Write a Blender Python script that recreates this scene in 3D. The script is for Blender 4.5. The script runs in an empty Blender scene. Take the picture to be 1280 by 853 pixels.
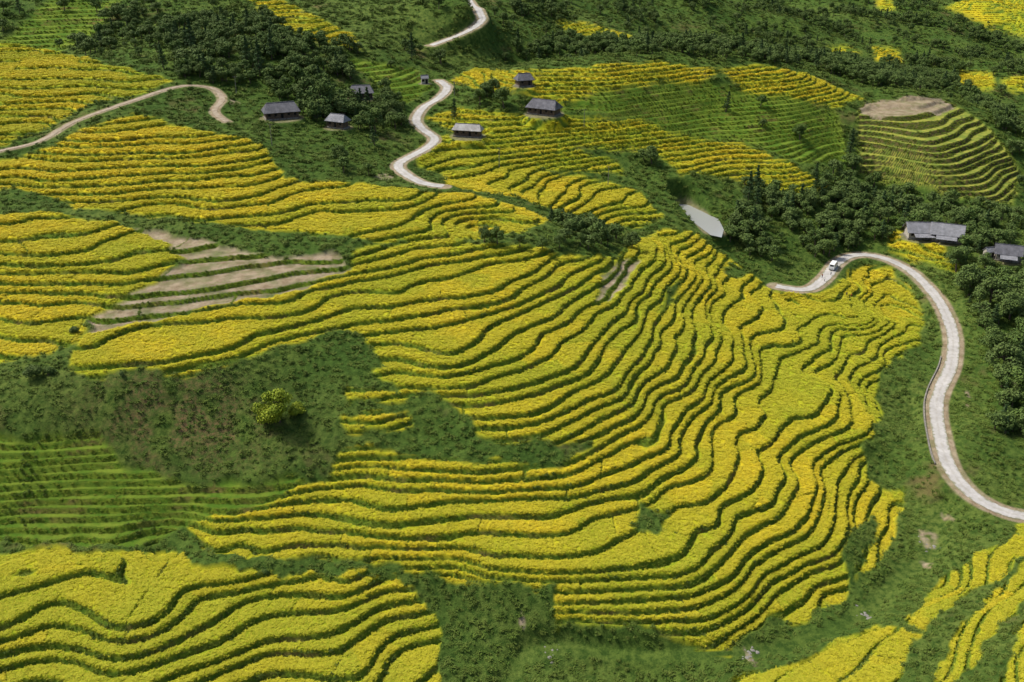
import bpy, bmesh, math, random, time
import numpy as np
from mathutils import Vector, Matrix
T0=time.time()
rng=np.random.default_rng(7); random.seed(7)
F=1244.; CZ=120.; TH=math.radians(25); ct,st=math.cos(TH),math.sin(TH)
STEP=1.45
scene=bpy.context.scene
# ------------------------------------------------------------------ survey helpers
def ray(u,v):
    a=(u-640)/F; b=(v-426.5)/F
    return np.array([a, ct-b*st, -st-b*ct])
CP=[]
def cz(u,v,z):
    d=ray(u,v); t=(CZ-z)/(-d[2]); CP.append((d[0]*t,d[1]*t,z))
def cy(u,v,Y):
    d=ray(u,v); t=Y/d[1]; CP.append((d[0]*t,Y,CZ+d[2]*t))
def contour(z,pts,sp=38):
    for (a,b) in zip(pts[:-1],pts[1:]):
        n=max(1,int(math.hypot(b[0]-a[0],b[1]-a[1])/sp))
        for i in range(n):
            t=i/n; cz(a[0]+(b[0]-a[0])*t,a[1]+(b[1]-a[1])*t,z)
    cz(pts[-1][0],pts[-1][1],z)
contour(0,[(240,385),(330,372),(440,350),(520,335),(600,318),(655,310)])
contour(-2.2,[(160,430),(330,405),(440,375),(540,362),(620,342),(700,318)])
contour(-4.5,[(80,466),(200,466),(330,436),(430,405),(540,398),(640,370),(710,340),(745,323)])
contour(-7,[(470,428),(560,425),(650,395),(720,360),(765,320)])
contour(-9.5,[(500,458),(560,460),(640,432),(710,395),(755,362),(772,345),(790,315)])
contour(-12.5,[(540,488),(640,472),(715,442),(760,405),(790,360),(815,303)])
contour(-16,[(595,515),(680,505),(755,462),(812,405),(842,350),(855,300)])
contour(-20,[(520,545),(610,555),(700,545),(780,500),(845,435),(865,370),(880,315)])
contour(-23,[(380,590),(470,575),(600,590),(700,580),(760,548),(845,485),(885,405),(898,330)])
contour(-26,[(330,625),(450,600),(600,615),(720,608),(790,565),(850,520),(895,440),(915,380),(925,340)])
contour(-29,[(260,655),(400,640),(550,650),(700,650),(790,620),(855,572),(895,500),(945,440),(955,390),(955,352)])
contour(-32,[(300,685),(450,680),(600,690),(720,688),(820,665),(885,620),(930,545),(985,480),(988,410),(985,366)])
contour(-34,[(610,712),(700,715),(830,705),(915,650),(965,570),(1015,505),(1010,450),(1040,405),(1090,375),(1140,368)])
contour(-36.5,[(690,742),(850,730),(950,670),(1000,590),(1050,530),(1050,470),(1085,430),(1155,402)])
contour(-39,[(700,765),(860,755),(970,695),(1030,615),(1078,548),(1085,495),(1110,468),(1160,450)])
contour(-42,[(720,785),(880,785),(1000,720),(1060,640),(1100,570),(1120,530),(1150,505)])
# stepped round hill at the far right
contour(4,[(1072,150),(1120,152),(1175,148),(1197,138)])
contour(0,[(1072,163),(1130,170),(1190,168),(1217,152)])
contour(-6,[(1075,185),(1140,195),(1205,192),(1243,176)])
contour(-12,[(1078,208),(1150,218),(1215,218),(1260,198)])
contour(-18,[(1100,226),(1190,240),(1240,238),(1272,215)])
for p in [(300,330,4.5),(430,340,2.2),(430,300,7),(520,298,4.5),(620,300,2),(200,345,4),(215,380,1),
 (0,290,11),(100,310,8.5),(210,308,7),(0,360,4),(120,360,3.5),(0,440,-3),(100,400,-.5),(60,330,7),
 (0,500,-9),(0,600,-22),(200,550,-17),(100,500,-8.5),(200,500,-10),(300,500,-12),(400,480,-10.5),(400,545,-18),(300,560,-19),(100,580,-20),(100,640,-28),(200,620,-26),(300,610,-24),(470,520,-15),
 (1158,520,-43),(1140,640,-45),(1160,690,-46),(1120,720,-46.3),(1080,765,-46.5),(1000,800,-46),(930,812,-45.6),(800,812,-45),(680,800,-44),(650,800,-44.3),(600,765,-41.5),(560,735,-38.5),(480,715,-36.3),(400,703,-35.5),(200,680,-34),(100,672,-32),(0,666,-31),(620,850,-47),(700,853,-46.3),(850,850,-46.5),(1110,600,-43.5),(1120,660,-44.5),
 (400,295,6.5),(560,298,4),(650,288,3),(682,276,2),(250,275,10),(120,262,12),(0,250,13.5),(0,225,17),(0,205,20),
 (170,150,28),(100,175,24),(100,215,18),(200,200,20),(200,240,14),(300,190,20),(300,240,13.5),(360,200,17),(420,235,12),(420,265,9),(520,250,9),(520,275,6.5),(600,245,6.5),(600,270,4.5),(640,262,4.8),
 (0,180,23),(60,165,25.5),(100,130,30),(100,80,37),(0,50,41),(0,110,33),(200,110,33),(250,112,31),(250,80,38),(350,140,24),(350,100,32),(450,120,24),(420,155,20),(420,195,15),(480,210,11.5),(480,180,14),
 (500,212,9),(530,228,7),(540,172,12),(520,145,16),(555,107,22),(500,100,27),(540,58,34),(600,20,47),(480,60,37),(585,2,50),(480,20,47),
 (560,232,5),(600,205,5.5),(700,205,2),(770,210,-2),(600,225,3),(700,240,-2),(600,175,11),(700,180,8),(820,190,1),(850,215,-4),(950,240,-13),(1045,240,-16),(900,180,2),(1000,215,-8),(650,145,17),(800,150,13),(600,110,24),(700,125,22),(820,80,32),(640,88,31),(760,115,25),(930,110,20),(900,87,28),(1000,97,22),(1075,127,9),(900,140,12),(1000,165,3),(1050,200,-10),
 (1140,125,8.5),(1085,130,7.5),(1180,128,7),(1265,260,-25),(1240,150,-22),
 (875,275,-16),(825,270,-11),(760,260,-8),(700,290,-6),(600,285,0),(800,286,-14),(900,302,-20),(940,320,-25),(975,345,-30),(950,280,-19),(900,245,-12),
 (1000,290,-22),(1000,320,-27),(1100,270,-22),(1100,300,-26),(1170,290,-22.5),(1250,315,-25),(1200,340,-29),(1270,400,-33),(1270,500,-38),(1240,560,-40),(1280,600,-40),(1225,450,-37.3),
 (1050,325,-29),(1010,362,-32),(1080,318,-29.5),(1120,328,-30.5),(1160,362,-33),(1185,400,-35.5),(1190,440,-37),(1176,490,-38.5),(1175,540,-39.5),(1190,590,-40.5),(1230,630,-41.3),(1280,645,-42),(1100,342,-31.8)]:
    cz(*p)
# near knoll (lower left)
contour(-30.5,[(0,715),(60,695),(150,693)],50)
contour(-32.5,[(0,760),(120,745),(220,718),(300,712)],50)
contour(-35,[(0,800),(150,790),(280,755),(380,722),(440,722)],50)
contour(-38,[(0,845),(150,835),(300,800),(420,757),(500,742)],50)
contour(-41,[(200,875),(330,845),(450,800),(530,770)],50)
contour(-43.5,[(380,890),(480,850),(548,800)],50)
contour(-46,[(500,890),(570,840)],50)
# lower right
contour(-43,[(1270,670),(1180,735),(1090,790),(1000,835),(930,858)],50)
contour(-40,[(1280,702),(1200,785),(1140,865)],50)
contour(-36,[(1280,762),(1240,860)],50)
cz(1290,825,-33)
for p in [(0,0,600),(250,0,620),(250,45,545),(400,50,545),(450,0,640),(120,45,560),(1100,90,700),(950,70,650),(1200,108,760),(1278,160,660),(1275,100,820),(1200,50,950),(1100,50,900),(1275,50,980),(1280,0,1130),(1100,0,1100),(900,50,780),(900,0,950),(1000,30,900),(1000,75,720),(760,58,640),(700,0,800),(700,40,690),(620,62,600),(640,0,720),(800,20,800)]:
    cy(*p)
for (x,y,z) in list(CP):
    uu=x/y; vz=(CZ-z)/y
    # continue the land sideways past the surveyed strip
    if uu < -0.485*(1 if vz<.35 else 1.12): CP.append((x-0.35*y,y,z+2))
    if uu >  0.485*(1 if vz<.35 else 1.12): CP.append((x+0.35*y,y,z+2))
for p in [(0,1000,-42),(320,1000,-50),(640,1000,-55),(960,1000,-50),(1280,1000,-22)]: cz(*p)
for p in [(-1800,2200,330),(0,2300,260),(1800,2200,300),(-900,1400,230),(300,1500,120),(900,1500,110),(-3000,4200,600),(0,4200,500),(3000,4200,600)]: CP.append(p)
CP=np.array(CP,float)
key=np.round(CP[:,:2]/2).astype(int); _,ui=np.unique(key,axis=0,return_index=True); CP=CP[ui]
# thin-plate spline
SC=100.; X=CP[:,:2]/SC; n=len(X)
def phi(r2): return 0.5*r2*np.log(r2+1e-12)
D=((X[:,None,:]-X[None,:,:])**2).sum(-1)
A=np.zeros((n+3,n+3)); A[:n,:n]=phi(D)+np.eye(n)*0.0010; A[:n,n]=1; A[:n,n+1:]=X; A[n,:n]=1; A[n+1:,:n]=X.T
sol=np.linalg.solve(A,np.concatenate([CP[:,2],[0,0,0]]))
def tps(x,y):
    out=np.empty(x.size); xs=x.ravel()/SC; ys=y.ravel()/SC
    for s in range(0,xs.size,20000):
        e=s+20000
        d2=(xs[s:e,None]-X[None,:,0])**2+(ys[s:e,None]-X[None,:,1])**2
        out[s:e]=phi(d2)@sol[:n]+sol[n]+sol[n+1]*xs[s:e]+sol[n+2]*ys[s:e]
    return out.reshape(x.shape)
# ------------------------------------------------------------------ noise
def gnoise(x,y,seed):
    xi=np.floor(x).astype(np.int64); yi=np.floor(y).astype(np.int64); xf=x-xi; yf=y-yi
    def g(ix,iy,dx,dy):
        h=(ix*374761393+iy*668265263+seed*974634777)&0xffffffff
        h=((h^(h>>13))*1274126177)&0xffffffff; h=h^(h>>16)
        a=(h&0xffff).astype(np.float64)*(2*math.pi/65536)
        return np.cos(a)*dx+np.sin(a)*dy
    u=xf*xf*xf*(xf*(xf*6-15)+10); v=yf*yf*yf*(yf*(yf*6-15)+10)
    a=g(xi,yi,xf,yf); b=g(xi+1,yi,xf-1,yf); c=g(xi,yi+1,xf,yf-1); d=g(xi+1,yi+1,xf-1,yf-1)
    return ((a*(1-u)+b*u)*(1-v)+(c*(1-u)+d*u)*v)*1.5
def ss(t): t=np.clip(t,0,1); return t*t*(3-2*t)
# ------------------------------------------------------------------ grid
NR,NC=1450,1500
ys=[118.0]
while len(ys)<NR:
    y=ys[-1]; ys.append(y*(1.00168 if y<700 else (1.004 if y<1300 else 1.012)))
    if ys[-1]>4300: break
ys=np.array(ys); NR=len(ys)
ss_=np.linspace(-0.86,0.86,NC)
GY=np.repeat(ys[:,None],NC,1); GX=GY*ss_[None,:]
ri=np.unique(np.r_[np.arange(0,NR,5),NR-1]); ci=np.unique(np.r_[np.arange(0,NC,6),NC-1])
Hc=tps(GX[np.ix_(ri,ci)],GY[np.ix_(ri,ci)])
tmp=np.array([np.interp(np.arange(NC),ci,r) for r in Hc])
H=np.empty((NR,NC))
idx=np.interp(np.arange(NR),ri,np.arange(len(ri))); i0=np.clip(idx.astype(int),0,len(ri)-2); fr=(idx-i0)[:,None]
H=tmp[i0]*(1-fr)+tmp[i0+1]*fr
near=ss((900-GY)/500)
H+= 1.35*gnoise(GX/46,GY/46,1)+0.95*gnoise(GX/23,GY/23,2)+0.12*gnoise(GX/9,GY/9,3)
east=ss((GX-15)/40)*ss((430-GY)/60)*ss((GY-185)/20)
H+= east*(1.9*gnoise(GX/24,GY/32,11)+.7*gnoise(GX/13,GY/15,12))
knoll=ss((-GX-10)/25)*ss((200-GY)/12)
H+= knoll*2.2*gnoise(GX/24,GY/20,14)
H+= ss((GY-560)/300)*(16*gnoise(GX/170,GY/170,4)+9*gnoise(GX/70,GY/70,5))
def look(x,y,G):
    fi=np.interp(y,ys,np.arange(NR)); fj=(x/y-ss_[0])/(ss_[1]-ss_[0])
    fi=np.clip(fi,0,NR-1.001); fj=np.clip(fj,0,NC-1.001)
    a=fi.astype(int); b=fj.astype(int); p=fi-a; q=fj-b
    return (G[a,b]*(1-p)*(1-q)+G[a+1,b]*p*(1-q)+G[a,b+1]*(1-p)*q+G[a+1,b+1]*p*q)
YS=np.exp(np.linspace(math.log(119),math.log(4000),5000))
def P(u,v,G=None):
    G=H if G is None else G
    d=ray(u,v); t=YS/d[1]; x=d[0]*t; z=CZ+d[2]*t
    h=look(x,YS,G); k=np.argmax(z<h)
    if k==0: k=len(YS)-1 if not (z<h).any() else 1
    e0=z[k-1]-h[k-1]; e1=z[k]-h[k]; f=e0/(e0-e1+1e-9)
    y=YS[k-1]+(YS[k]-YS[k-1])*min(max(f,0),1)
    return np.array([d[0]/d[1]*y,y,float(look(np.array([d[0]/d[1]*y]),np.array([y]),G)[0])])
def dens(pts,sp=30,closed=True):
    out=[]; m=len(pts)
    for i in range(m if closed else m-1):
        a=pts[i]; b=pts[(i+1)%m]; k=max(1,int(math.hypot(b[0]-a[0],b[1]-a[1])/sp))
        for j in range(k): out.append((a[0]+(b[0]-a[0])*j/k,a[1]+(b[1]-a[1])*j/k))
    if not closed: out.append(pts[-1])
    return out
WX=GX+2.0*gnoise(GX/9,GY/9,21)+.7*gnoise(GX/2.5,GY/2.5,22); WY=GY+2.6*gnoise(GX/9,GY/9,23)+.9*gnoise(GX/2.5,GY/2.5,24)
def polymask(polys,warp=True):
    M=np.zeros((NR,NC),bool)
    for pl in polys:
        W=np.array([P(u,v)[:2] for u,v in dens(pl)])
        x0,y0=W.min(0)-4; x1,y1=W.max(0)+4
        a=max(0,np.searchsorted(ys,y0)-1); b=min(NR,np.searchsorted(ys,y1)+1)
        cols=np.where(((GX[a,:]>=x0)|(GX[b-1,:]>=x0))&((GX[a,:]<=x1)|(GX[b-1,:]<=x1)))[0]
        if len(cols)==0: continue
        c0,c1=cols[0],cols[-1]+1
        px=(WX if warp else GX)[a:b,c0:c1]; py=(WY if warp else GY)[a:b,c0:c1]
        ins=np.zeros(px.shape,bool)
        for k in range(len(W)):
            xa,ya=W[k]; xb,yb=W[(k+1)%len(W)]
            if ya==yb: continue
            c=((ya>py)!=(yb>py))
            ins^= c&(px<(xb-xa)*(py-ya)/(yb-ya)+xa)
        M[a:b,c0:c1]|=ins
    return M
def blur(M,r=2):
    M=M.astype(np.float64)
    for ax in (0,1):
        c=M.copy()
        for k in range(1,r+1):
            c+=np.roll(M,k,ax)+np.roll(M,-k,ax)
        M=c/(2*r+1)
    return M
rice_p=[
 [(-60,60),(0,52),(60,62),(130,80),(215,100),(190,113),(110,132),(60,160),(0,182),(-60,190)],
 [(-60,215),(0,200),(60,185),(110,158),(175,140),(230,158),(330,180),(355,225),(440,228),(500,236),(600,245),(660,262),(684,276),(650,290),(560,302),(430,298),(300,284),(200,270),(110,262),(60,240),(0,235),(-60,235)],
 [(-60,270),(0,268),(80,268),(190,290),(260,315),(215,330),(200,345),(150,385),(110,395),(100,430),(60,440),(0,455),(-60,460)],
 [(110,415),(200,400),(300,375),(400,355),(440,335),(440,308),(520,301),(620,304),(700,317),(745,323),(770,322),(800,300),(820,288),(870,295),(930,335),(975,367),(1020,372),(1055,350),(1075,330),(1110,335),(1140,368),(1158,405),(1148,428),(1100,462),(1095,500),(1102,520),(1080,560),(1085,600),(1135,612),(1105,700),(1060,730),(1010,780),(960,770),(910,820),(820,790),(700,785),(690,740),(600,725),(520,715),(480,702),(370,700),(310,697),(250,680),(240,655),(330,630),(420,572),(450,560),(430,480),(430,410),(330,440),(250,468),(75,470)],
 [(520,208),(530,180),(560,168),(700,183),(770,200),(778,218),(680,212),(560,215)],
 [(550,216),(640,210),(760,225),(800,240),(828,272),(790,287),(720,272),(650,248),(560,234)],
 [(530,150),(570,133),(650,145),(800,150),(860,170),(940,183),(1000,212),(1045,240),(1000,247),(900,222),(850,217),(820,188),(740,186),(620,178)],
 [(560,103),(600,85),(640,90),(740,84),(820,77),(900,88),(880,100),(820,103),(760,112),(700,130),(640,118)],
 [(900,88),(950,80),(1010,93),(1080,123),(1050,136),(990,122),(930,112)],
 [(1113,288),(1150,290),(1180,310),(1200,340),(1150,328),(1113,312)],
 [(310,-5),(350,0),(440,42),(450,62),(400,52),(340,30)],
 [(1180,10),(1230,-5),(1300,-5),(1300,50),(1230,32)],
 [(1090,58),(1125,62),(1130,82),(1095,78)],[(1195,88),(1240,92),(1245,112),(1200,110)],[(690,22),(740,30),(800,48),(790,60),(720,45)],[(1095,0),(1115,0),(1120,12),(1098,12)],[(1250,100),(1300,95),(1300,112),(1262,115)],[(1030,60),(1060,58),(1075,68),(1040,70)],
 [(-60,700),(0,690),(60,683),(130,690),(200,690),(270,708),(400,720),(460,715),(520,735),(548,780),(548,870),(548,930),(-60,930)],
 [(1300,655),(1280,662),(1230,690),(1180,725),(1130,775),(1150,787),(1220,737),(1280,702),(1300,695)],
 [(1300,700),(1240,737),(1200,790),(1165,870),(1192,870),(1232,802),(1285,750)],
 [(1300,755),(1285,760),(1240,870),(1300,870)],
 [(1040,803),(1100,780),(1150,792),(1130,822),(1115,870),(920,870),(920,838),(1000,830)],
]
scrub_p=[[(430,412),(470,432),(482,470),(500,492),(550,495),(595,522),(604,550),(650,556),(740,545),(742,560),(700,580),(600,578),(520,566),(440,560),(420,575),(405,600),(330,625),(300,560),(350,440)],
 [(800,622),(838,640),(830,668),(790,662)],[(820,392),(850,372),(850,350),(832,372)],[(560,725),(690,742),(695,790),(620,790)],
 [(915,330),(935,338),(925,350),(905,342)],[(1050,690),(1090,640),(1100,660),(1060,735)]]
fallow_p=[[(170,283),(260,300),(330,320),(415,316),(438,335),(400,354),(300,374),(200,398),(112,415),(120,390),(200,345),(235,325)],
 [(750,385),(746,350),(775,322),(800,322),(775,365)],
 [(1074,141),(1120,146),(1176,141),(1192,132),(1178,124),(1130,121),(1085,127)]]
green_p=[[(-60,545),(120,530),(180,600),(330,600),(400,605),(330,640),(250,658),(150,680),(-60,672)],
 [(700,132),(760,113),(880,100),(930,112),(1000,125),(1050,140),(1060,200),(1000,205),(940,180),(860,168),(800,148)],
 [(0,90),(0,55),(60,0),(150,0),(110,50)],[(420,70),(520,85),(540,110),(500,130),(450,90)]]
olive_p=[[(1070,138),(1085,126),(1150,121),(1195,130),(1228,150),(1258,185),(1277,215),(1268,258),(1205,248),(1110,228),(1072,213)]]
Mr=polymask(rice_p); Ms=polymask(scrub_p); Mf=polymask(fallow_p); Mo=polymask(olive_p); Mg=polymask(green_p)|Mo
Mi=polymask([[(425,490),(500,486),(505,498),(430,508)],[(430,520),(510,512),(515,530),(435,538)],[(470,462),(540,466),(545,482),(480,478)]])
Mr=(Mr&~Ms)|Mi; Mr&=~Mf; Mg&=~Mr; Mg&=~Mf
rice=blur(Mr,2); fal=blur(Mf,2); grn=blur(Mg,2); terr=blur(Mr|Mf|Mg,2); olive=blur(Mo,2)
# ------------------------------------------------------------------ terraces
dsg=ss_[1]-ss_[0]
lc=P(1085,400); lobe=.75*np.exp(-(((GX-lc[0])/30)**2+((GY-lc[1])/42)**2)**1.3)   # narrower fields on the gentle lobe
q0=(H*(1+lobe)+36*lobe)/STEP
q=q0+0.45*gnoise(GX/38+GY/55,q0*0.8,33)+0.25*gnoise(q0*0.9+.37,np.zeros_like(q0)+.5,34)
q=q*(1-.27*olive)                 # taller banks on the round hill
qx=np.gradient(q,axis=1)/dsg/GY
qy=np.gradient(q,axis=0)/np.gradient(GY,axis=0)-qx*ss_[None,:]
G=np.sqrt(qx**2+qy**2)
k=np.floor(q); f=q-k; g=np.clip(G,.04,1)
jit=0.14*gnoise(GX/3.5,GY/3.5,31)+.30*gnoise(GX/14,GY/14,32)
w=np.clip((0.85+jit)*g*(1+.5*ss((GY-330)/200)),0.05,0.27); w=w*(1-olive)+olive*.38; e=np.clip(0.26*g,.02,.08)
TL=0.10
rise=TL*np.clip(f/(1-w),0,1)+(1-TL)*ss((f-(1-w))/w)
rc=ss(f/e)*(1-ss((f-(1-w-e*1.2))/e))
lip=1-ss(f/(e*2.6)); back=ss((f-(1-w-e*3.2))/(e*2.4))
alongy=np.abs(qx)>np.abs(qy)
hk=np.sin(k*12.9898)*43758.5453; hk=hk-np.floor(hk)
cc=np.where(alongy,GY/31,GX/37)+0.5*gnoise(GX/60,GY/60,51)+hk*7
cell=np.floor(cc); cf=cc-cell; cut=(1-ss((np.minimum(cf,1-cf)*33-.12)/.3))
hsh=np.sin(cell*78.233+k*3.1)*43758.5453; hsh=hsh-np.floor(hsh)
rc=rc*(1-.8*cut*(hsh>.55))
Zt=(STEP*(k+rise)/(1-.27*olive)-STEP*.2-36*lobe)/(1+lobe)
Zs=H+0.35*gnoise(GX/5,GY/5,41)+0.22*gnoise(GX/1.7,GY/1.7,42)
ricec=rice*rc
Z=Zt*terr+Zs*(1-terr)
Z+=ricec*(0.78-.22*lip+0.14*gnoise(GX/2.6,GY/2.6,46)+0.09*gnoise(GX/1.1,GY/1.1,43)+0.06*gnoise(GX/.55,GY/.55,44))
riser=terr*(1-rc)
Z+=riser*0.14*gnoise(GX/.8,GY/.8,45)
ripe=np.clip(0.48+0.6*gnoise(GX/70,GY/70,52)+0.65*(hsh-.5)+.3*gnoise(GX/16,GY/16,53)-0.34*east*ss((GX-50)/60)-.10*knoll-.20*lip,0,1)
dirt=np.clip(fal*rc*(.85+.7*gnoise(GX/6,GY/6,54)+.15*(hk>.4)),0,1); dirt[fal*(GY>480)>.5]=.9
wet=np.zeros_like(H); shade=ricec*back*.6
# ------------------------------------------------------------------ roads
def spline(pts,step=0.4):
    pts=np.array(pts); out=[]
    pp=np.vstack([2*pts[0]-pts[1],pts,2*pts[-1]-pts[-2]])
    for i in range(1,len(pp)-2):
        p0,p1,p2,p3=pp[i-1:i+3]; L=np.linalg.norm(p2-p1); m=max(2,int(L/step))
        t=(np.arange(m)/m)[:,None]
        out.append(0.5*((2*p1)+(-p0+p2)*t+(2*p0-5*p1+4*p2-p3)*t*t+(-p0+3*p1-3*p2+p3)*t**3))
    return np.vstack(out+[pts[-1:]])
def smooth1(a,r):
    k_=np.ones(2*r+1)/(2*r+1); return np.convolve(np.pad(a,r,mode='edge'),k_,'valid')
def carve(path,hw,bl,drop=0.0,shoulder=1.0,d_amt=1.0):
    global Z
    x0,y0=path[:,:2].min(0)-hw-bl; x1,y1=path[:,:2].max(0)+hw+bl
    a=max(0,np.searchsorted(ys,y0)); b=min(NR,np.searchsorted(ys,y1)+1)
    x=GX[a:b]; y=GY[a:b]; I=np.where((x>x0)&(x<x1))
    px=x[I]; py=y[I]; dm=np.full(px.size,1e9); zi=np.zeros(px.size)
    ps=path[::2]
    for s in range(0,px.size,30000):
        d2=(px[s:s+30000,None]-ps[None,:,0])**2+(py[s:s+30000,None]-ps[None,:,1])**2
        j=d2.argmin(1); dm[s:s+30000]=np.sqrt(d2[np.arange(len(j)),j]); zi[s:s+30000]=ps[j,2]
    wgt=1-ss((dm-hw-.3)/bl)
    I2=(I[0]+a,I[1])
    Z[I2]=Z[I2]*(1-wgt)+(zi-drop)*wgt
    kill=1-ss((dm-hw-shoulder)/.8)
    sh=kill*d_amt
    for arr in (rice,ricec,riser,grn,olive): arr[I2]*=1-kill
    dirt[I2]=np.maximum(dirt[I2]*(1-kill),sh); wet[I2]=np.maximum(wet[I2],1-ss((dm-hw-1)/1.5))
def road_path(px,sm=40,sp=25):
    W=[P(u,v) for u,v in px]
    p=spline(W); p[:,0]=smooth1(p[:,0],6); p[:,1]=smooth1(p[:,1],6)
    z=look(p[:,0],p[:,1],H); p[:,2]=smooth1(z,sm)+0.3
    return p
roadA=road_path([(968,357),(990,363),(1012,362),(1032,348),(1045,330),(1062,321),(1085,319),(1112,326),(1140,342),(1165,366),(1183,395),(1191,425),(1188,460),(1174,490),(1169,525),(1178,560),(1190,592),(1212,618),(1240,634),(1275,645),(1330,652)])
roadB=road_path([(556,236),(528,229),(505,217),(498,206),(515,196),(538,184),(543,174),(528,162),(520,150),(530,135),(548,124),(559,110),(548,100)])
roadC=road_path([(538,60),(560,50),(585,40),(602,27),(600,14),(588,4),(580,-4)])
roadD=road_path([(-50,205),(0,190),(50,178),(90,155),(140,135),(200,115),(240,107),(268,113),(278,126),(268,140),(285,155)],30)
carve(roadA,2.7,5.0,0,.7); carve(roadB,2.6,5,0,.6); carve(roadC,3.0,5,0,.6); carve(roadD,1.5,3,0,.6)
brook=road_path([(1178,628),(1165,660),(1160,690),(1125,718),(1090,755),(1040,785),(985,805),(930,814),(860,816),(800,818),(740,812),(690,806),(655,815),(640,850),(630,900)],20)
brook[:,2]-=1.0
carve(brook,.5,3.5,0,.1,.0)
def pad(u,v,r,amt=.5):
    p=P(u,v); z=p[2]+.1
    pth=np.array([[p[0]-.5,p[1],z],[p[0],p[1],z],[p[0]+.5,p[1],z],[p[0]+.6,p[1],z]])
    carve(pth,r,4,0,.5,amt); return np.array([p[0],p[1],z])
HOUSES=[("wooden_stilt_house",352,148,16,9,20,'slate'),("wooden_stilt_house",452,124,12,8,10,'slate'),("wooden_stilt_house",423,160,10,6.5,-25,'tin'),
 ("wooden_stilt_house",585,171,14,6,-14,'white'),("wooden_stilt_house",680,143,16,9,-28,'slate'),("wooden_stilt_house",655,108,9,7,20,'slate'),
 ("farmhouse",1150,297,14,9,-5,'tin'),("farmhouse",1182,300,14,10,-22,'tin'),("farmhouse",1258,325,11,8,-20,'slate'),("shed",531,105,4,3,10,'tin'),("shed",1235,322,4,3.5,10,'tin'),("shed",1040,80,8,6,10,'tin')]
HP=[pad(h[1],h[2],max(h[3],h[4])*.52) for h in HOUSES]
pz=P(875,280)[2]-.3
def at_z(u,v,z):
    d=ray(u,v); t=(CZ-z)/(-d[2]); return (d[0]*t,d[1]*t,z)
pondpx=[(843,257),(853,253),(868,257),(884,264),(898,274),(905,287),(902,297),(888,294),(876,285),(862,274),(850,267)]
pond=[at_z(u,v,pz) for u,v in pondpx]
pp=spline([at_z(852,259,pz),at_z(874,271,pz),at_z(893,288,pz)],.5); pp[:,2]=pz-.25
carve(pp,4.2,4,0,1.0,.6)
# small washed-out earth patches
for (u,v,r) in [(1162,672,2.0),(1185,645,1.4),(1158,700,1.4),(940,822,1.4),(655,768,.8),(1205,508,1.0),(1212,492,1.0),(480,222,3.5),(290,128,3)]:
    p_=P(u,v); d_=np.sqrt((WX-p_[0])**2+((WY-p_[1])/1.6)**2); m_=(1-ss((d_-r*.6)/(r*.6)))*ss(.75+gnoise(GX/1.5,GY/1.5,55)); dirt=np.maximum(dirt,m_*.9)
# ------------------------------------------------------------------ node helpers
def new_mat(name):
    m=bpy.data.materials.new(name); m.use_nodes=True; nt=m.node_tree; nt.nodes.clear()
    o=nt.nodes.new('ShaderNodeOutputMaterial'); b=nt.nodes.new('ShaderNodeBsdfPrincipled')
    nt.links.new(b.outputs[0],o.inputs[0]); b.inputs['Roughness'].default_value=.8; b.inputs['Specular IOR Level'].default_value=.2
    return m,nt,b,o
def attr(nt,name,t='GEOMETRY'):
    n=nt.nodes.new('ShaderNodeAttribute'); n.attribute_name=name; n.attribute_type=t; return n.outputs['Fac']
def noise(nt,scale,detail=3,rough=.6,vec=None):
    n=nt.nodes.new('ShaderNodeTexNoise'); n.inputs['Scale'].default_value=scale; n.inputs['Detail'].default_value=detail; n.inputs['Roughness'].default_value=rough
    if vec is not None: nt.links.new(vec,n.inputs['Vector'])
    return n.outputs['Fac']
def pos(nt): return nt.nodes.new('ShaderNodeNewGeometry').outputs['Position']
def mr(nt,val,a,b,c=0,d=1):
    n=nt.nodes.new('ShaderNodeMapRange'); n.inputs[1].default_value=a; n.inputs[2].default_value=b; n.inputs[3].default_value=c; n.inputs[4].default_value=d
    nt.links.new(val,n.inputs[0]); return n.outputs[0]
def mix(nt,fac,a,b):
    n=nt.nodes.new('ShaderNodeMix'); n.data_type='RGBA'
    if isinstance(fac,(int,float)): n.inputs[0].default_value=fac
    else: nt.links.new(fac,n.inputs[0])
    for i,s in ((6,a),(7,b)):
        if isinstance(s,tuple): n.inputs[i].default_value=(*s,1)
        else: nt.links.new(s,n.inputs[i])
    return n.outputs[2]
def bump(nt,b,h,strength,dist):
    n=nt.nodes.new('ShaderNodeBump'); n.inputs['Strength'].default_value=strength; n.inputs['Distance'].default_value=dist
    nt.links.new(h,n.inputs['Height']); nt.links.new(n.outputs[0],b.inputs['Normal'])
RICE_G=(.26,.34,.015); RICE_Y=(.60,.45,.016)
def rice_col(nt,ripe_,p):
    c=mix(nt,ripe_,RICE_G,RICE_Y)
    c=mix(nt,mr(nt,noise(nt,.35,3,.6,p),.45,.75,0,.5),c,(.21,.275,.014))
    c=mix(nt,mr(nt,noise(nt,2.2,2,.7,p),.35,.7,.0,.45),c,(.66,.54,.04))
    c=mix(nt,mr(nt,noise(nt,1.1,3,.75,p),.52,.68,0,.45),c,(.24,.215,.012))
    return c
mT,nt,b,o=new_mat("hillside_ground"); p=pos(nt)
base=mix(nt,mr(nt,noise(nt,.05,4,.6,p),.35,.65),(.055,.105,.018),(.10,.15,.026))
base=mix(nt,mr(nt,noise(nt,.011,3,.6,p),.50,.60,0,.7),base,(.13,.17,.035))
base=mix(nt,mr(nt,noise(nt,.5,4,.7,p),.4,.62),base,(.035,.070,.012))
base=mix(nt,mr(nt,noise(nt,.028,4,.7,p),.60,.70,0,.6),base,(.16,.11,.05))
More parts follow.
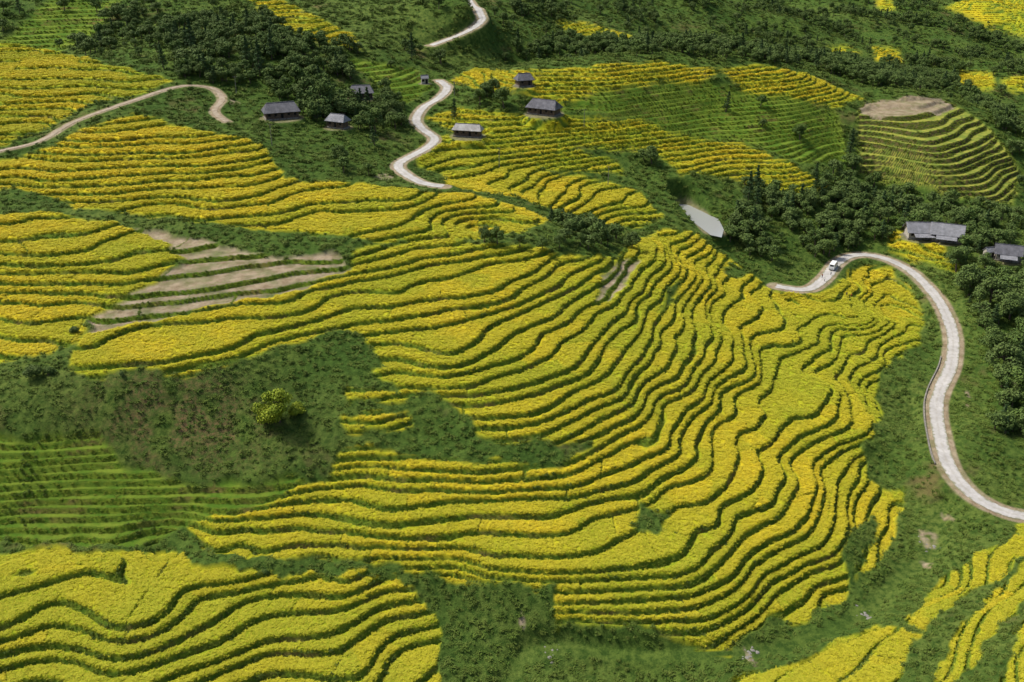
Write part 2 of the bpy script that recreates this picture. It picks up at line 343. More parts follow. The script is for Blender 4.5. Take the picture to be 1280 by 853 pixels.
base=mix(nt,attr(nt,'bare'),base,mix(nt,mr(nt,noise(nt,.8,4,.7,p),.35,.6),(.20,.125,.06),(.06,.10,.022)))
gc=mix(nt,mr(nt,noise(nt,.12,3,.6,p),.4,.6),(.075,.15,.015),(.16,.22,.025))
gc=mix(nt,attr(nt,'olive'),gc,mix(nt,mr(nt,noise(nt,.2,3,.6,p),.4,.6),(.30,.30,.05),(.17,.22,.035)))
base=mix(nt,attr(nt,'green'),base,gc)
rs=mix(nt,mr(nt,noise(nt,.45,4,.7,p),.38,.6),(.075,.145,.014),(.16,.22,.022))
rs=mix(nt,mr(nt,noise(nt,.09,3,.6,p),.54,.68,0,.65),rs,(.20,.125,.05))
rs=mix(nt,attr(nt,'olive'),rs,mix(nt,mr(nt,noise(nt,.4,3,.7,p),.4,.6),(.10,.075,.03),(.05,.075,.014)))
base=mix(nt,attr(nt,'riser'),base,rs)
dc=mix(nt,mr(nt,noise(nt,.3,5,.65,p),.35,.65),(.22,.165,.10),(.38,.31,.21))
dc=mix(nt,mr(nt,noise(nt,.16,4,.7,p),.5,.62,0,.5),dc,(.15,.17,.06))
base=mix(nt,attr(nt,'dirt'),base,dc)
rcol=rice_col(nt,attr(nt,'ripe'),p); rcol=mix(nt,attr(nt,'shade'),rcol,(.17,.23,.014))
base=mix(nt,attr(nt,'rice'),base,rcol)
nt.links.new(base,b.inputs['Base Color']); b.inputs['Roughness'].default_value=.95; b.inputs['Specular IOR Level'].default_value=.05
bump(nt,b,noise(nt,2.5,4,.75,p),1.0,.4)
bp=P(230,525); bare=np.exp(-(((GX-bp[0])/24)**2+((GY-bp[1])/13)**2))*ss(.5+1.4*gnoise(GX/7,GY/7,61)+.3)*(1-terr)
N=NR*NC
me=bpy.data.meshes.new("terraced_hillside")
me.vertices.add(N); co=np.stack([GX,GY,Z],-1).astype(np.float32).ravel(); me.vertices.foreach_set("co",co)
I=np.arange(N).reshape(NR,NC); Q=np.stack([I[:-1,:-1],I[:-1,1:],I[1:,1:],I[1:,:-1]],-1).reshape(-1).astype(np.int32)
me.loops.add(len(Q)); me.polygons.add(len(Q)//4); me.loops.foreach_set("vertex_index",Q); me.polygons.foreach_set("loop_start",np.arange(0,len(Q),4,dtype=np.int32))
me.update(calc_edges=True); me.shade_smooth()
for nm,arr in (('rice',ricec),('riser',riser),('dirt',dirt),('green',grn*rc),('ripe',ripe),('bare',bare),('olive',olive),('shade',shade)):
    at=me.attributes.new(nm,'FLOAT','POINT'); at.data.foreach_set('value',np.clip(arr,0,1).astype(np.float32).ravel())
me.materials.append(mT); to=bpy.data.objects.new("terraced_hillside",me); scene.collection.objects.link(to)
print("terrain",time.time()-T0)
# ------------------------------------------------------------------ ribbons
def ribbon(name,path,hw,mat,lift=.1,nc=5,ragged=.15,seed=0,thick=.25):
    r=np.random.default_rng(seed); p=path[::2]; t=np.gradient(p[:,:2],axis=0); t/=np.linalg.norm(t,axis=1)[:,None]+1e-9
    nrm=np.stack([t[:,1],-t[:,0]],1); m=len(p); wv=hw*(1+ragged*smooth1(r.normal(0,1,m),6))
    V=[];Fc=[]
    offs=[(-1,-thick)]+[(o_,0) for o_ in np.linspace(-1,1,nc)]+[(1,-thick)]; K=len(offs)
    for i in range(m):
        for (o_,dz) in offs: V.append((p[i,0]+nrm[i,0]*o_*wv[i],p[i,1]+nrm[i,1]*o_*wv[i],p[i,2]+lift+dz))
    for i in range(m-1):
        for j in range(K-1): a=i*K+j; Fc.append((a,a+1,a+K+1,a+K))
    me=bpy.data.meshes.new(name); me.from_pydata(V,[],Fc); me.materials.append(mat); o=bpy.data.objects.new(name,me); scene.collection.objects.link(o)
    a_=me.attributes.new('cross','FLOAT','POINT'); a_.data.foreach_set('value',np.tile([o_[0] for o_ in offs],m).astype(np.float32))
    bm=bmesh.new(); bm.from_mesh(me); bmesh.ops.recalc_face_normals(bm,faces=bm.faces)
    if sum(f_.normal.z for f_ in bm.faces)<0: bmesh.ops.reverse_faces(bm,faces=bm.faces)
    bm.to_mesh(me); bm.free(); return o
mC,nt,b,o=new_mat("concrete_road_surface"); p=pos(nt)
c=mix(nt,mr(nt,noise(nt,.25,5,.7,p),.35,.65),(.34,.325,.30),(.48,.46,.43)); c=mix(nt,mr(nt,noise(nt,1.5,4,.7,p),.5,.75,0,.5),c,(.25,.225,.19))
ab=nt.nodes.new('ShaderNodeMath'); ab.operation='ABSOLUTE'; nt.links.new(attr(nt,'cross'),ab.inputs[0])
ad=nt.nodes.new('ShaderNodeMath'); ad.operation='ADD'; nt.links.new(ab.outputs[0],ad.inputs[0]); nt.links.new(mr(nt,noise(nt,.6,3,.6,p),.3,.7,-.25,.25),ad.inputs[1])
c=mix(nt,mr(nt,ad.outputs[0],.72,1.02,0,.8),c,(.17,.17,.08)); c=mix(nt,mr(nt,ad.outputs[0],.0,.22,.35,0),c,(.26,.24,.18))
nt.links.new(c,b.inputs['Base Color']); bump(nt,b,noise(nt,3,4,.6,p),.3,.05)
mD,nt,b,o=new_mat("dirt_track_surface"); p=pos(nt)
c=mix(nt,mr(nt,noise(nt,.5,5,.7,p),.35,.65),(.22,.17,.11),(.36,.30,.22)); nt.links.new(c,b.inputs['Base Color'])
ribbon("concrete_road",roadA,2.2,mC,ragged=.12,nc=9); ribbon("concrete_road",roadB,2.2,mC,ragged=.14,seed=1,nc=9); ribbon("concrete_road",roadC,2.3,mC,ragged=.1,seed=2,nc=9); ribbon("dirt_track",roadD,1.1,mD,ragged=.3,seed=3)
def wall_along(path,i0_,i1_,off,hgt,th,name,mat):
    p=path[i0_:i1_:3]; t=np.gradient(p[:,:2],axis=0); t/=np.linalg.norm(t,axis=1)[:,None]; nn=np.stack([t[:,1],-t[:,0]],1)
    V=[];Fc=[]
    for i in range(len(p)):
        c=p[i,:2]+nn[i]*off
        for s,zz in ((-th,-2),(-th,hgt),(th,hgt),(th,-2)): V.append((c[0]+nn[i,0]*s,c[1]+nn[i,1]*s,p[i,2]+zz))
    for i in range(len(p)-1):
        for j in range(3): a=i*4+j; Fc.append((a,a+1,a+5,a+4))
    me=bpy.data.meshes.new(name); me.from_pydata(V,[],Fc); me.materials.append(mat); ob=bpy.data.objects.new(name,me); scene.collection.objects.link(ob)
mStone,nt,b,o=new_mat("weathered_stone"); p=pos(nt)
c=mix(nt,mr(nt,noise(nt,1.2,5,.7,p),.35,.65),(.13,.12,.10),(.28,.26,.22)); nt.links.new(c,b.inputs['Base Color']); bump(nt,b,noise(nt,3,4,.6,p),.5,.1)
target=P(1180,450)[:2]; target2=P(1188,585)[:2]
ia=int(((roadA[:,:2]-target)**2).sum(1).argmin()); ib=int(((roadA[:,:2]-target2)**2).sum(1).argmin())
wall_along(roadA,min(ia,ib),max(ia,ib),3.9,.45,.2,"drainage_wall",mStone)
me=bpy.data.meshes.new("pond"); me.from_pydata(pond,[],[tuple(range(len(pond)))]); mP,nt,b,o=new_mat("pond_water"); b.inputs['Base Color'].default_value=(.30,.31,.29,1); b.inputs['Roughness'].default_value=.12; b.inputs['Specular IOR Level'].default_value=.5
p=pos(nt); bump(nt,b,noise(nt,.8,2,.5,p),.1,.05); me.materials.append(mP); po=bpy.data.objects.new("pond",me); scene.collection.objects.link(po)
bm=bmesh.new(); bm.from_mesh(me)
for f_ in bm.faces:
    f_.normal_update()
    if f_.normal.z<0: f_.normal_flip()
bm.to_mesh(me); bm.free()
# ------------------------------------------------------------------ vegetation meshes
def leaf_mat(name,cd,cl,cy_=None):
    m,nt,b,o=new_mat(name)
    oi=nt.nodes.new('ShaderNodeObjectInfo').outputs['Random']
    c=mix(nt,attr(nt,'var'),cd,cl)
    c=mix(nt,mr(nt,oi,0,1,0,.6),c,cy_ or cl)
    nt.links.new(c,b.inputs['Base Color']); b.inputs['Roughness'].default_value=.7; b.inputs['Specular IOR Level'].default_value=.1; return m
mBark,nt,b,o=new_mat("bark"); p=pos(nt); nt.links.new(mix(nt,noise(nt,3,4,.6,p),(.05,.035,.025),(.16,.12,.09)),b.inputs['Base Color'])
mLf=leaf_mat("broadleaf_foliage",(.045,.090,.022),(.13,.19,.040),(.11,.15,.045))
mBr=leaf_mat("bright_foliage",(.12,.19,.014),(.30,.34,.03),(.26,.31,.03))
mCf=leaf_mat("conifer_foliage",(.028,.062,.022),(.07,.115,.035))
mSh=leaf_mat("shrub_foliage",(.050,.100,.016),(.12,.18,.026),(.14,.17,.035))
mGr=leaf_mat("bank_grass_foliage",(.085,.155,.014),(.20,.26,.022),(.23,.23,.035))
def tube(V,Fc,p0,p1,r0,r1,sg=6):
    p0=Vector(p0);p1=Vector(p1); d=(p1-p0).normalized(); a=d.orthogonal().normalized(); bb=d.cross(a); s=len(V)
    for (c,r) in ((p0,r0),(p1,r1)):
        for i in range(sg):
            an=2*math.pi*i/sg; V.append(tuple(c+a*math.cos(an)*r+bb*math.sin(an)*r))
    for i in range(sg): Fc.append((s+i,s+(i+1)%sg,s+sg+(i+1)%sg,s+sg+i))
def plant(name,h,cr,nl,ls,seed,kind,mat):
    r=np.random.default_rng(seed); V=[];Fc=[]; cl=[]
    if kind=='broad':
        bend=r.normal(0,.04*h,2); t1=(bend[0],bend[1],h*.35); t2=(bend[0]*1.6,bend[1]*1.6,h*.75)
        tube(V,Fc,(0,0,-.6),t1,.035*h,.026*h,7); tube(V,Fc,t1,t2,.026*h,.008*h,6)
        for i in range(13):
            an=r.uniform(0,2*math.pi); rr=cr*math.sqrt(r.uniform(.05,1))*.72; zz=h*r.uniform(.38,.86)
            rr*=1-.55*max(0,(zz/h-.6)/.3)
            c=np.array([math.cos(an)*rr+bend[0],math.sin(an)*rr+bend[1],zz]); cl.append((c,cr*r.uniform(.26,.46),r.uniform(0,1)))
            s=np.array(t1)*(1-(i%4)/5)+np.array(t2)*((i%4)/5); tube(V,Fc,s,c,.013*h,.004*h,5)
    elif kind=='conifer':
        tube(V,Fc,(0,0,-.6),(0,0,h*.95),.022*h,.004*h,6)
        for i in range(16):
            tz=i/15; an=i*2.4; rr=cr*(1-tz)*.55; c=np.array([math.cos(an)*rr,math.sin(an)*rr,h*(.18+.78*tz)]); cl.append((c,cr*(.55-.4*tz),r.uniform(0,1))); tube(V,Fc,(0,0,c[2]+.03*h),c,.006*h,.002*h,4)
    else:
        for i in range(7):
            an=r.uniform(0,2*math.pi); rr=cr*math.sqrt(r.uniform(0,1))*.65; c=np.array([math.cos(an)*rr,math.sin(an)*rr,h*r.uniform(.25,.62)]); cl.append((c,cr*r.uniform(.3,.5),r.uniform(0,1))); tube(V,Fc,(0,0,-.2),c,.02*h,.006*h,4)
    nb=len(Fc); nv=len(V)
    ci_=r.integers(0,len(cl),nl); C=np.array([cl[i][0] for i in ci_]); R=np.array([cl[i][1] for i in ci_]); S=np.array([cl[i][2] for i in ci_])
    d=r.normal(0,1,(nl,3)); d/=np.linalg.norm(d,axis=1)[:,None]
    zs=.78 if kind!='conifer' else .6
    pc_=C+d*(R*(.55+.55*r.uniform(0,1,nl)**.7))[:,None]*np.array([1,1,zs]); pc_[:,2]=np.maximum(pc_[:,2],.03)
    nn=d*1.0+r.normal(0,.6,(nl,3))+np.array([0,0,.45]); nn/=np.linalg.norm(nn,axis=1)[:,None]
    ta=np.cross(nn,r.normal(0,1,(nl,3))); ta/=np.linalg.norm(ta,axis=1)[:,None]+1e-9; tb=np.cross(nn,ta)
    sz=ls*r.uniform(.6,1.3,nl)[:,None]
    q4=np.stack([pc_-ta*sz*.5,pc_+tb*sz*.32+nn*sz*.08,pc_+ta*sz*.5,pc_-tb*sz*.32+nn*sz*.08],1).reshape(-1,3)
    V=V+[tuple(x) for x in q4]; Fc=Fc+[(nv+4*i,nv+4*i+1,nv+4*i+2,nv+4*i+3) for i in range(nl)]
    me=bpy.data.meshes.new(name); me.from_pydata(V,[],Fc); me.materials.append(mBark); me.materials.append(mat)
    me.polygons.foreach_set('material_index',np.r_[np.zeros(nb,int),np.ones(nl,int)].astype(np.int32))
    var=np.r_[np.zeros(nv),np.repeat(np.clip(.25+.5*S+r.normal(0,.22,nl),0,1),4)]
    a_=me.attributes.new('var','FLOAT','POINT'); a_.data.foreach_set('value',var.astype(np.float32)); me.update(); return me
def tuft(name,nb,rad,h,wd,seed,mat,lean=.5):
    r=np.random.default_rng(seed); V=[];Fc=[];var=[]
    for i in range(nb):
        an=r.uniform(0,6.283); rr=rad*math.sqrt(r.uniform(0,1)); x,y=math.cos(an)*rr,math.sin(an)*rr; hh_=h*r.uniform(.5,1.2); la=r.uniform(0,6.283); L=hh_*lean*r.uniform(.4,1.5)
        dx,dy=math.cos(la)*L,math.sin(la)*L; wx,wy=-math.sin(la)*wd*.5,math.cos(la)*wd*.5; s=len(V)
        V+=[(x-wx,y-wy,-.15),(x+wx,y+wy,-.15),(x+dx*.45+wx,y+dy*.45+wy,hh_*.75),(x+dx*.45-wx,y+dy*.45-wy,hh_*.75),(x+dx*1.2,y+dy*1.2,hh_*.85)]
        Fc+=[(s,s+1,s+2,s+3),(s+3,s+2,s+4)]; var+=[r.uniform(0,1)]*5
    me=bpy.data.meshes.new(name); me.from_pydata(V,[],Fc); me.materials.append(mat); a_=me.attributes.new('var','FLOAT','POINT'); a_.data.foreach_set('value',var); me.update(); return me
mRi,nt,b,o=new_mat("rice_plants"); p=pos(nt); b.inputs['Specular IOR Level'].default_value=.1
c=rice_col(nt,attr(nt,'ripe','INSTANCER'),p); c=mix(nt,mr(nt,attr(nt,'var'),0,1,0,.5),c,(.68,.56,.06)); nt.links.new(c,b.inputs['Base Color'])
def coll(name,meshes):
    c=bpy.data.collections.new(name)
    for i,m in enumerate(meshes): c.objects.link(bpy.data.objects.new("%s_%02d"%(name,i),m))
    return c
def instancer(name,pts,yaw,scl,idx_,col,rp=None):
    me=bpy.data.meshes.new(name); me.vertices.add(len(pts)); me.vertices.foreach_set('co',pts.astype(np.float32).ravel())
    rot=np.zeros((len(pts),3),np.float32); rot[:,0]=rng.normal(0,.06,len(pts)); rot[:,1]=rng.normal(0,.06,len(pts)); rot[:,2]=yaw
    a=me.attributes.new('rot','FLOAT_VECTOR','POINT'); a.data.foreach_set('vector',rot.ravel())
    a=me.attributes.new('scl','FLOAT_VECTOR','POINT'); a.data.foreach_set('vector',scl.astype(np.float32).ravel())
    a=me.attributes.new('pick','INT','POINT'); a.data.foreach_set('value',idx_.astype(np.int32))
    a=me.attributes.new('ripe','FLOAT','POINT'); a.data.foreach_set('value',(rp if rp is not None else np.zeros(len(pts))).astype(np.float32))
    ob=bpy.data.objects.new(name,me); scene.collection.objects.link(ob)
    ng=bpy.data.node_groups.new(name+"_scatter",'GeometryNodeTree'); ng.interface.new_socket("Geometry",in_out='INPUT',socket_type='NodeSocketGeometry'); ng.interface.new_socket("Geometry",in_out='OUTPUT',socket_type='NodeSocketGeometry')
    gi=ng.nodes.new('NodeGroupInput'); go=ng.nodes.new('NodeGroupOutput'); ip=ng.nodes.new('GeometryNodeInstanceOnPoints'); cinf=ng.nodes.new('GeometryNodeCollectionInfo')
    cinf.inputs['Collection'].default_value=col; cinf.inputs['Separate Children'].default_value=True; cinf.inputs['Reset Children'].default_value=True
    def na(nm,dt):
        n_=ng.nodes.new('GeometryNodeInputNamedAttribute'); n_.data_type=dt; n_.inputs['Name'].default_value=nm; return n_.outputs['Attribute']
    L=ng.links.new
    L(gi.outputs[0],ip.inputs['Points']); L(cinf.outputs[0],ip.inputs['Instance']); ip.inputs['Pick Instance'].default_value=True
    L(na('pick','INT'),ip.inputs['Instance Index']); L(na('rot','FLOAT_VECTOR'),ip.inputs['Rotation']); L(na('scl','FLOAT_VECTOR'),ip.inputs['Scale']); L(ip.outputs[0],go.inputs[0])
    md=ob.modifiers.new("scatter",'NODES'); md.node_group=ng; return ob
inview=(np.abs(ss_)<.72)[None,:]*(GY<1300)
cell_area=GY*dsg*np.gradient(ys)[:,None]
def scatter(mask,n_,falloff=1.0):
    pw=(mask*inview*cell_area/(np.maximum(GY,170)/200)**falloff).ravel(); cs=np.cumsum(pw); r=rng.uniform(0,cs[-1],n_); ix=np.searchsorted(cs,r); ix=np.clip(ix,0,N-1)
    i,j=ix//NC,ix%NC; y=GY[i,j]+rng.uniform(-.5,.5,n_)*.4; x=GX[i,j]+rng.uniform(-.5,.5,n_)*.3
    return np.stack([x,y,look(x,y,Z)],1),ix
pts,ix=scatter((ricec>.8)*(shade<.3),105000,1.7)
s=rng.uniform(.6,1.1,len(pts))*np.clip(pts[:,1]/270,.85,1.6)
instancer("rice_crop",pts,rng.uniform(0,6.28,len(pts)),np.stack([s,s,s*.9],1),rng.integers(0,3,len(pts)),coll("rice_clump",[tuft("rice_clump",28,.55,.42,.11,i,mRi,1.0) for i in range(3)]),ripe.ravel()[ix])
pts,ix=scatter((riser>.5)*(terr>.5)*(dirt<.4),50000,1.4)
s=rng.uniform(.35,.9,len(pts))*np.clip(pts[:,1]/280,.9,1.5)
instancer("bank_grass",pts,rng.uniform(0,6.28,len(pts)),np.stack([s,s,s*.8],1),rng.integers(0,3,len(pts)),coll("grass_tuft",[tuft("grass_tuft",22,.45,.42,.11,10+i,mGr,1.0) for i in range(3)]))
open_=(1-np.clip(terr*1.2+dirt+wet,0,1))
pat=ss(.45+1.1*gnoise(GX/11,GY/11,71)+.5*gnoise(GX/4,GY/4,72))
pts,ix=scatter(open_*(.15+pat),50000,1.3)
s=rng.uniform(.3,1.0,len(pts))**1.3*np.clip(pts[:,1]/300,.8,2.0)*(.5+.9*pat.ravel()[ix])
instancer("hillside_shrubs",pts,rng.uniform(0,6.28,len(pts)),np.stack([s,s,s*.8],1),rng.integers(0,4,len(pts)),coll("shrub",[plant("shrub",1.3,1.0,110,.34,20+i,'bush',mSh) for i in range(4)]))
pts,ix=scatter(open_*(1.1-pat),42000,1.5)
s=rng.uniform(.5,1.3,len(pts))*np.clip(pts[:,1]/280,.9,1.6)
instancer("wild_grass",pts,rng.uniform(0,6.28,len(pts)),np.stack([s*1.3,s*1.3,s],1),rng.integers(0,3,len(pts)),coll("wild_grass_tuft",[tuft("wild_grass_tuft",24,.6,.45,.12,15+i,mSh,1.0) for i in range(3)]))
forest=polymask([[(0,-5),(310,-5),(340,32),(440,62),(500,60),(520,0),(585,-5),(560,45),(545,65),(560,85),(500,95),(470,85),(440,100),(385,110),(380,160),(330,100),(280,110),(215,98),(130,78),(60,55),(0,48)],
 [(375,100),(520,120),(510,160),(450,165),(390,150)],[(400,178),(470,178),(500,205),(460,228),(390,205)],
 [(925,215),(1000,225),(1060,205),(1120,240),(1200,258),(1280,270),(1280,300),(1210,340),(1180,300),(1110,300),(1090,310),(1010,330),(950,330),(900,305),(925,265)],
 [(1190,315),(1290,330),(1290,560),(1245,540),(1250,470),(1210,380)],
 [(610,-5),(1280,-5),(1280,250),(1240,150),(1200,118),(1085,112),(1000,85),(900,75),(760,70),(630,78)],
 [(590,285),(700,283),(800,290),(790,315),(700,315),(600,300)],[(755,155),(840,180),(835,222),(770,200)],[(560,110),(640,105),(650,130),(580,138)],[(760,128),(900,120),(1000,140),(1000,170),(900,160),(790,145)]],True)
fo=forest*(1-np.clip(rice+dirt+wet+olive,0,1))
den=polymask([[(200,30),(380,20),(445,60),(440,110),(385,110),(380,160),(330,100),(280,110),(225,98)],[(375,100),(520,120),(510,160),(450,165),(390,150)],[(930,215),(1060,207),(1120,240),(1200,258),(1280,300),(1210,340),(1090,308),(1010,330),(950,330),(910,300)],[(1190,315),(1290,330),(1290,560),(1245,540),(1250,470),(1210,380)],[(630,78),(760,66),(900,74),(1010,84),(1090,108),(1200,114),(1240,150),(1280,240),(1280,170),(1200,80),(1050,75),(900,55),(740,50),(640,60)]])*1.0
cl_=ss((gnoise(GX/48,GY/48,81)+.5*gnoise(GX/15,GY/15,82)-.10)*2.6)
grn_=np.clip(grn,0,1)
pts,ix=scatter(fo*(.03+cl_*.5+den*(.18+.9*ss(.45+1.5*gnoise(GX/18,GY/18,83))))*(1-.85*grn_),4800,.5)
s=rng.uniform(.4,1.1,len(pts)); kind=np.where(rng.uniform(0,1,len(pts))<.08,rng.integers(4,6,len(pts)),rng.integers(0,4,len(pts)))
trees=[plant("forest_tree",8,3.8,800,.8,30+i,'broad',mLf) for i in range(4)]+[plant("forest_xconifer",11,2.3,600,.7,40+i,'conifer',mCf) for i in range(2)]
instancer("forest_trees",pts,rng.uniform(0,6.28,len(pts)),np.stack([s,s,s*rng.uniform(.75,1.05,len(pts))],1),kind,coll("forest_tree",trees))
pts,ix=scatter((riser>.4)*(terr>.5)*(gnoise(GX/12,GY/12,91)>.25)*(dirt<.3)*(olive<.3),5000,1.2)
s=rng.uniform(.25,.7,len(pts))
instancer("bank_bushes",pts,rng.uniform(0,6.28,len(pts)),np.stack([s,s,s],1),rng.integers(0,4,len(pts)),coll("bank_bush",[plant("bank_bush",1.3,1.0,110,.32,60+i,'bush',mSh) for i in range(4)]))
print("scatter",time.time()-T0)
bt=[plant("broadleaf_tree",9,4.4,2600,.6,100+i,'broad',mLf) for i in range(3)]; ctm=[plant("conifer_tree",13,2.6,1800,.5,110+i,'conifer',mCf) for i in range(2)]; bu=[plant("large_bush",5,4.2,2400,.5,120,'bush',mBr),plant("large_bush",5,4.2,2400,.5,121,'bush',mLf)]; btb=plant("broadleaf_tree",8,4.2,2600,.5,130,'broad',mBr)
def put(name,me,u,v,s,sz=1.0):
    p=P(u,v,Z); ob=bpy.data.objects.new(name,me); ob.location=p; ob.rotation_euler[2]=random.uniform(0,6.28); ob.scale=(s,s,s*sz); scene.collection.objects.link(ob); return ob
put("large_bush",bu[0],335,526,1.1,1.2); put("broadleaf_tree",btb,350,528,1.3,1.0); put("large_bush",bu[0],370,518,.8,1.0)
put("large_bush",bu[1],45,468,.9,.9); put("large_bush",bu[1],60,470,.6,.9); put("large_bush",bu[1],150,470,.3); put("large_bush",bu[1],95,415,.5); put("large_bush",bu[1],330,720,.35)
for i,(u,v,s) in enumerate([(1212,370,1.5),(1235,385,1.4),(1195,340,1.2),(1262,400,1.3),(1250,470,1.4),(1268,500,1.3),(1240,440,1.1),(1272,440,1.4),(605,303,.7),(622,305,.7),(650,310,.55),(700,310,.6),(760,308,.65),(790,310,.75),(725,307,.55),(678,312,.6),(742,308,.6),(1000,175,.9),(1065,175,.7),(815,205,1.0),(630,135,1.1),(400,140,1.6),(385,130,1.4),(470,165,1.2),(490,150,1.1),(425,205,.9),(600,132,.9)]):
    put("broadleaf_tree",bt[i%3],u,v,s)
for i,(u,v,s) in enumerate([(935,255,1.2),(945,262,1.0),(1062,195,1.1),(310,85,1.2),(325,95,1.3),(240,65,1.3),(340,75,1.2),(515,75,1.1),(945,240,1.0),(568,150,.8)]): put("conifer_tree",ctm[i%2],u,v,s)
mRock,nt,b,o=new_mat("river_rock"); p=pos(nt); nt.links.new(mix(nt,noise(nt,1.5,4,.6,p),(.12,.12,.10),(.28,.26,.23)),b.inputs['Base Color']); bump(nt,b,noise(nt,5,4,.6,p),.5,.1)
def rockmesh(seed):
    bm=bmesh.new(); bmesh.ops.create_icosphere(bm,subdivisions=2,radius=.5); r=random.Random(seed)
    for v in bm.verts: v.co*=r.uniform(.75,1.15)
    for v in bm.verts: v.co.z*=.6; v.co.x*=1.25
    me=bpy.data.meshes.new("rock"); bm.to_mesh(me); bm.free(); me.materials.append(mRock); return me
ctrs=[P(u,v)[:2] for u,v in [(1162,680),(1082,768),(940,820),(690,808)]]
xy=np.vstack([c_+rng.normal(0,1,(12,2))*[1.2,2.0] for c_ in ctrs]); pts=np.c_[xy,look(xy[:,0],xy[:,1],Z)-.1]; s=rng.uniform(.3,1.0,len(pts))**2*1.0+.25
instancer("brook_rocks",pts,rng.uniform(0,6.28,len(pts)),np.stack([s,s,s],1),rng.integers(0,4,len(pts)),coll("rock",[rockmesh(i) for i in range(4)]))
# ------------------------------------------------------------------ houses
def simple(name,ca,cb,sc=1.5,rough=.8,bs=.2):
    m,nt,b,o=new_mat(name); tc=nt.nodes.new('ShaderNodeTexCoord').outputs['Object']
    nt.links.new(mix(nt,mr(nt,noise(nt,sc,4,.7,tc),.35,.65),ca,cb),b.inputs['Base Color']); b.inputs['Roughness'].default_value=rough; bump(nt,b,noise(nt,sc*4,3,.6,tc),bs,.05); return m
mWood=simple("weathered_timber",(.06,.04,.03),(.16,.12,.085)); mDark=simple("dark_opening",(.01,.01,.01),(.02,.02,.02))
def roofmat(name,ca,cb):
    m,nt,b,o=new_mat(name); tc=nt.nodes.new('ShaderNodeTexCoord').outputs['Object']
    w_=nt.nodes.new('ShaderNodeTexWave'); w_.wave_type='BANDS'; w_.bands_direction='X'; w_.inputs['Scale'].default_value=2.2; nt.links.new(tc,w_.inputs['Vector'])
    c=mix(nt,mr(nt,noise(nt,.6,5,.7,tc),.35,.65),ca,cb); c=mix(nt,mr(nt,w_.outputs['Fac'],0,1,0,.25),c,(.04,.04,.045)); nt.links.new(c,b.inputs['Base Color']); b.inputs['Roughness'].default_value=.55; bump(nt,b,w_.outputs['Fac'],.6,.08); return m
ROOF={'slate':roofmat("fibre_cement_roof_grey",(.07,.07,.08),(.16,.16,.18)),'tin':roofmat("tin_roof",(.17,.175,.185),(.30,.30,.32)),'white':roofmat("pale_sheet_roof",(.28,.26,.24),(.50,.49,.47))}
mWall=simple("limewashed_wall",(.30,.27,.22),(.48,.45,.38))
def part(parent,name,V,Fc,mat):
    me=bpy.data.meshes.new(name); me.from_pydata(V,[],Fc); me.materials.append(mat); ob=bpy.data.objects.new(name,me); scene.collection.objects.link(ob); ob.parent=parent
    bm=bmesh.new(); bm.from_mesh(me); bmesh.ops.recalc_face_normals(bm,faces=bm.faces); bm.to_mesh(me); bm.free(); return ob
def box(x0,x1,y0,y1,z0,z1):
    V=[(x,y,z) for z in (z0,z1) for y in (y0,y1) for x in (x0,x1)]; return V,[(0,1,3,2),(4,5,7,6),(0,1,5,4),(2,3,7,6),(0,2,6,4),(1,3,7,5)]
def boxes(lst):
    V=[];Fc=[]
    for b_ in lst:
        v,f_=box(*b_); s=len(V); V+=v; Fc+=[tuple(i+s for i in q_) for q_ in f_]
    return V,Fc
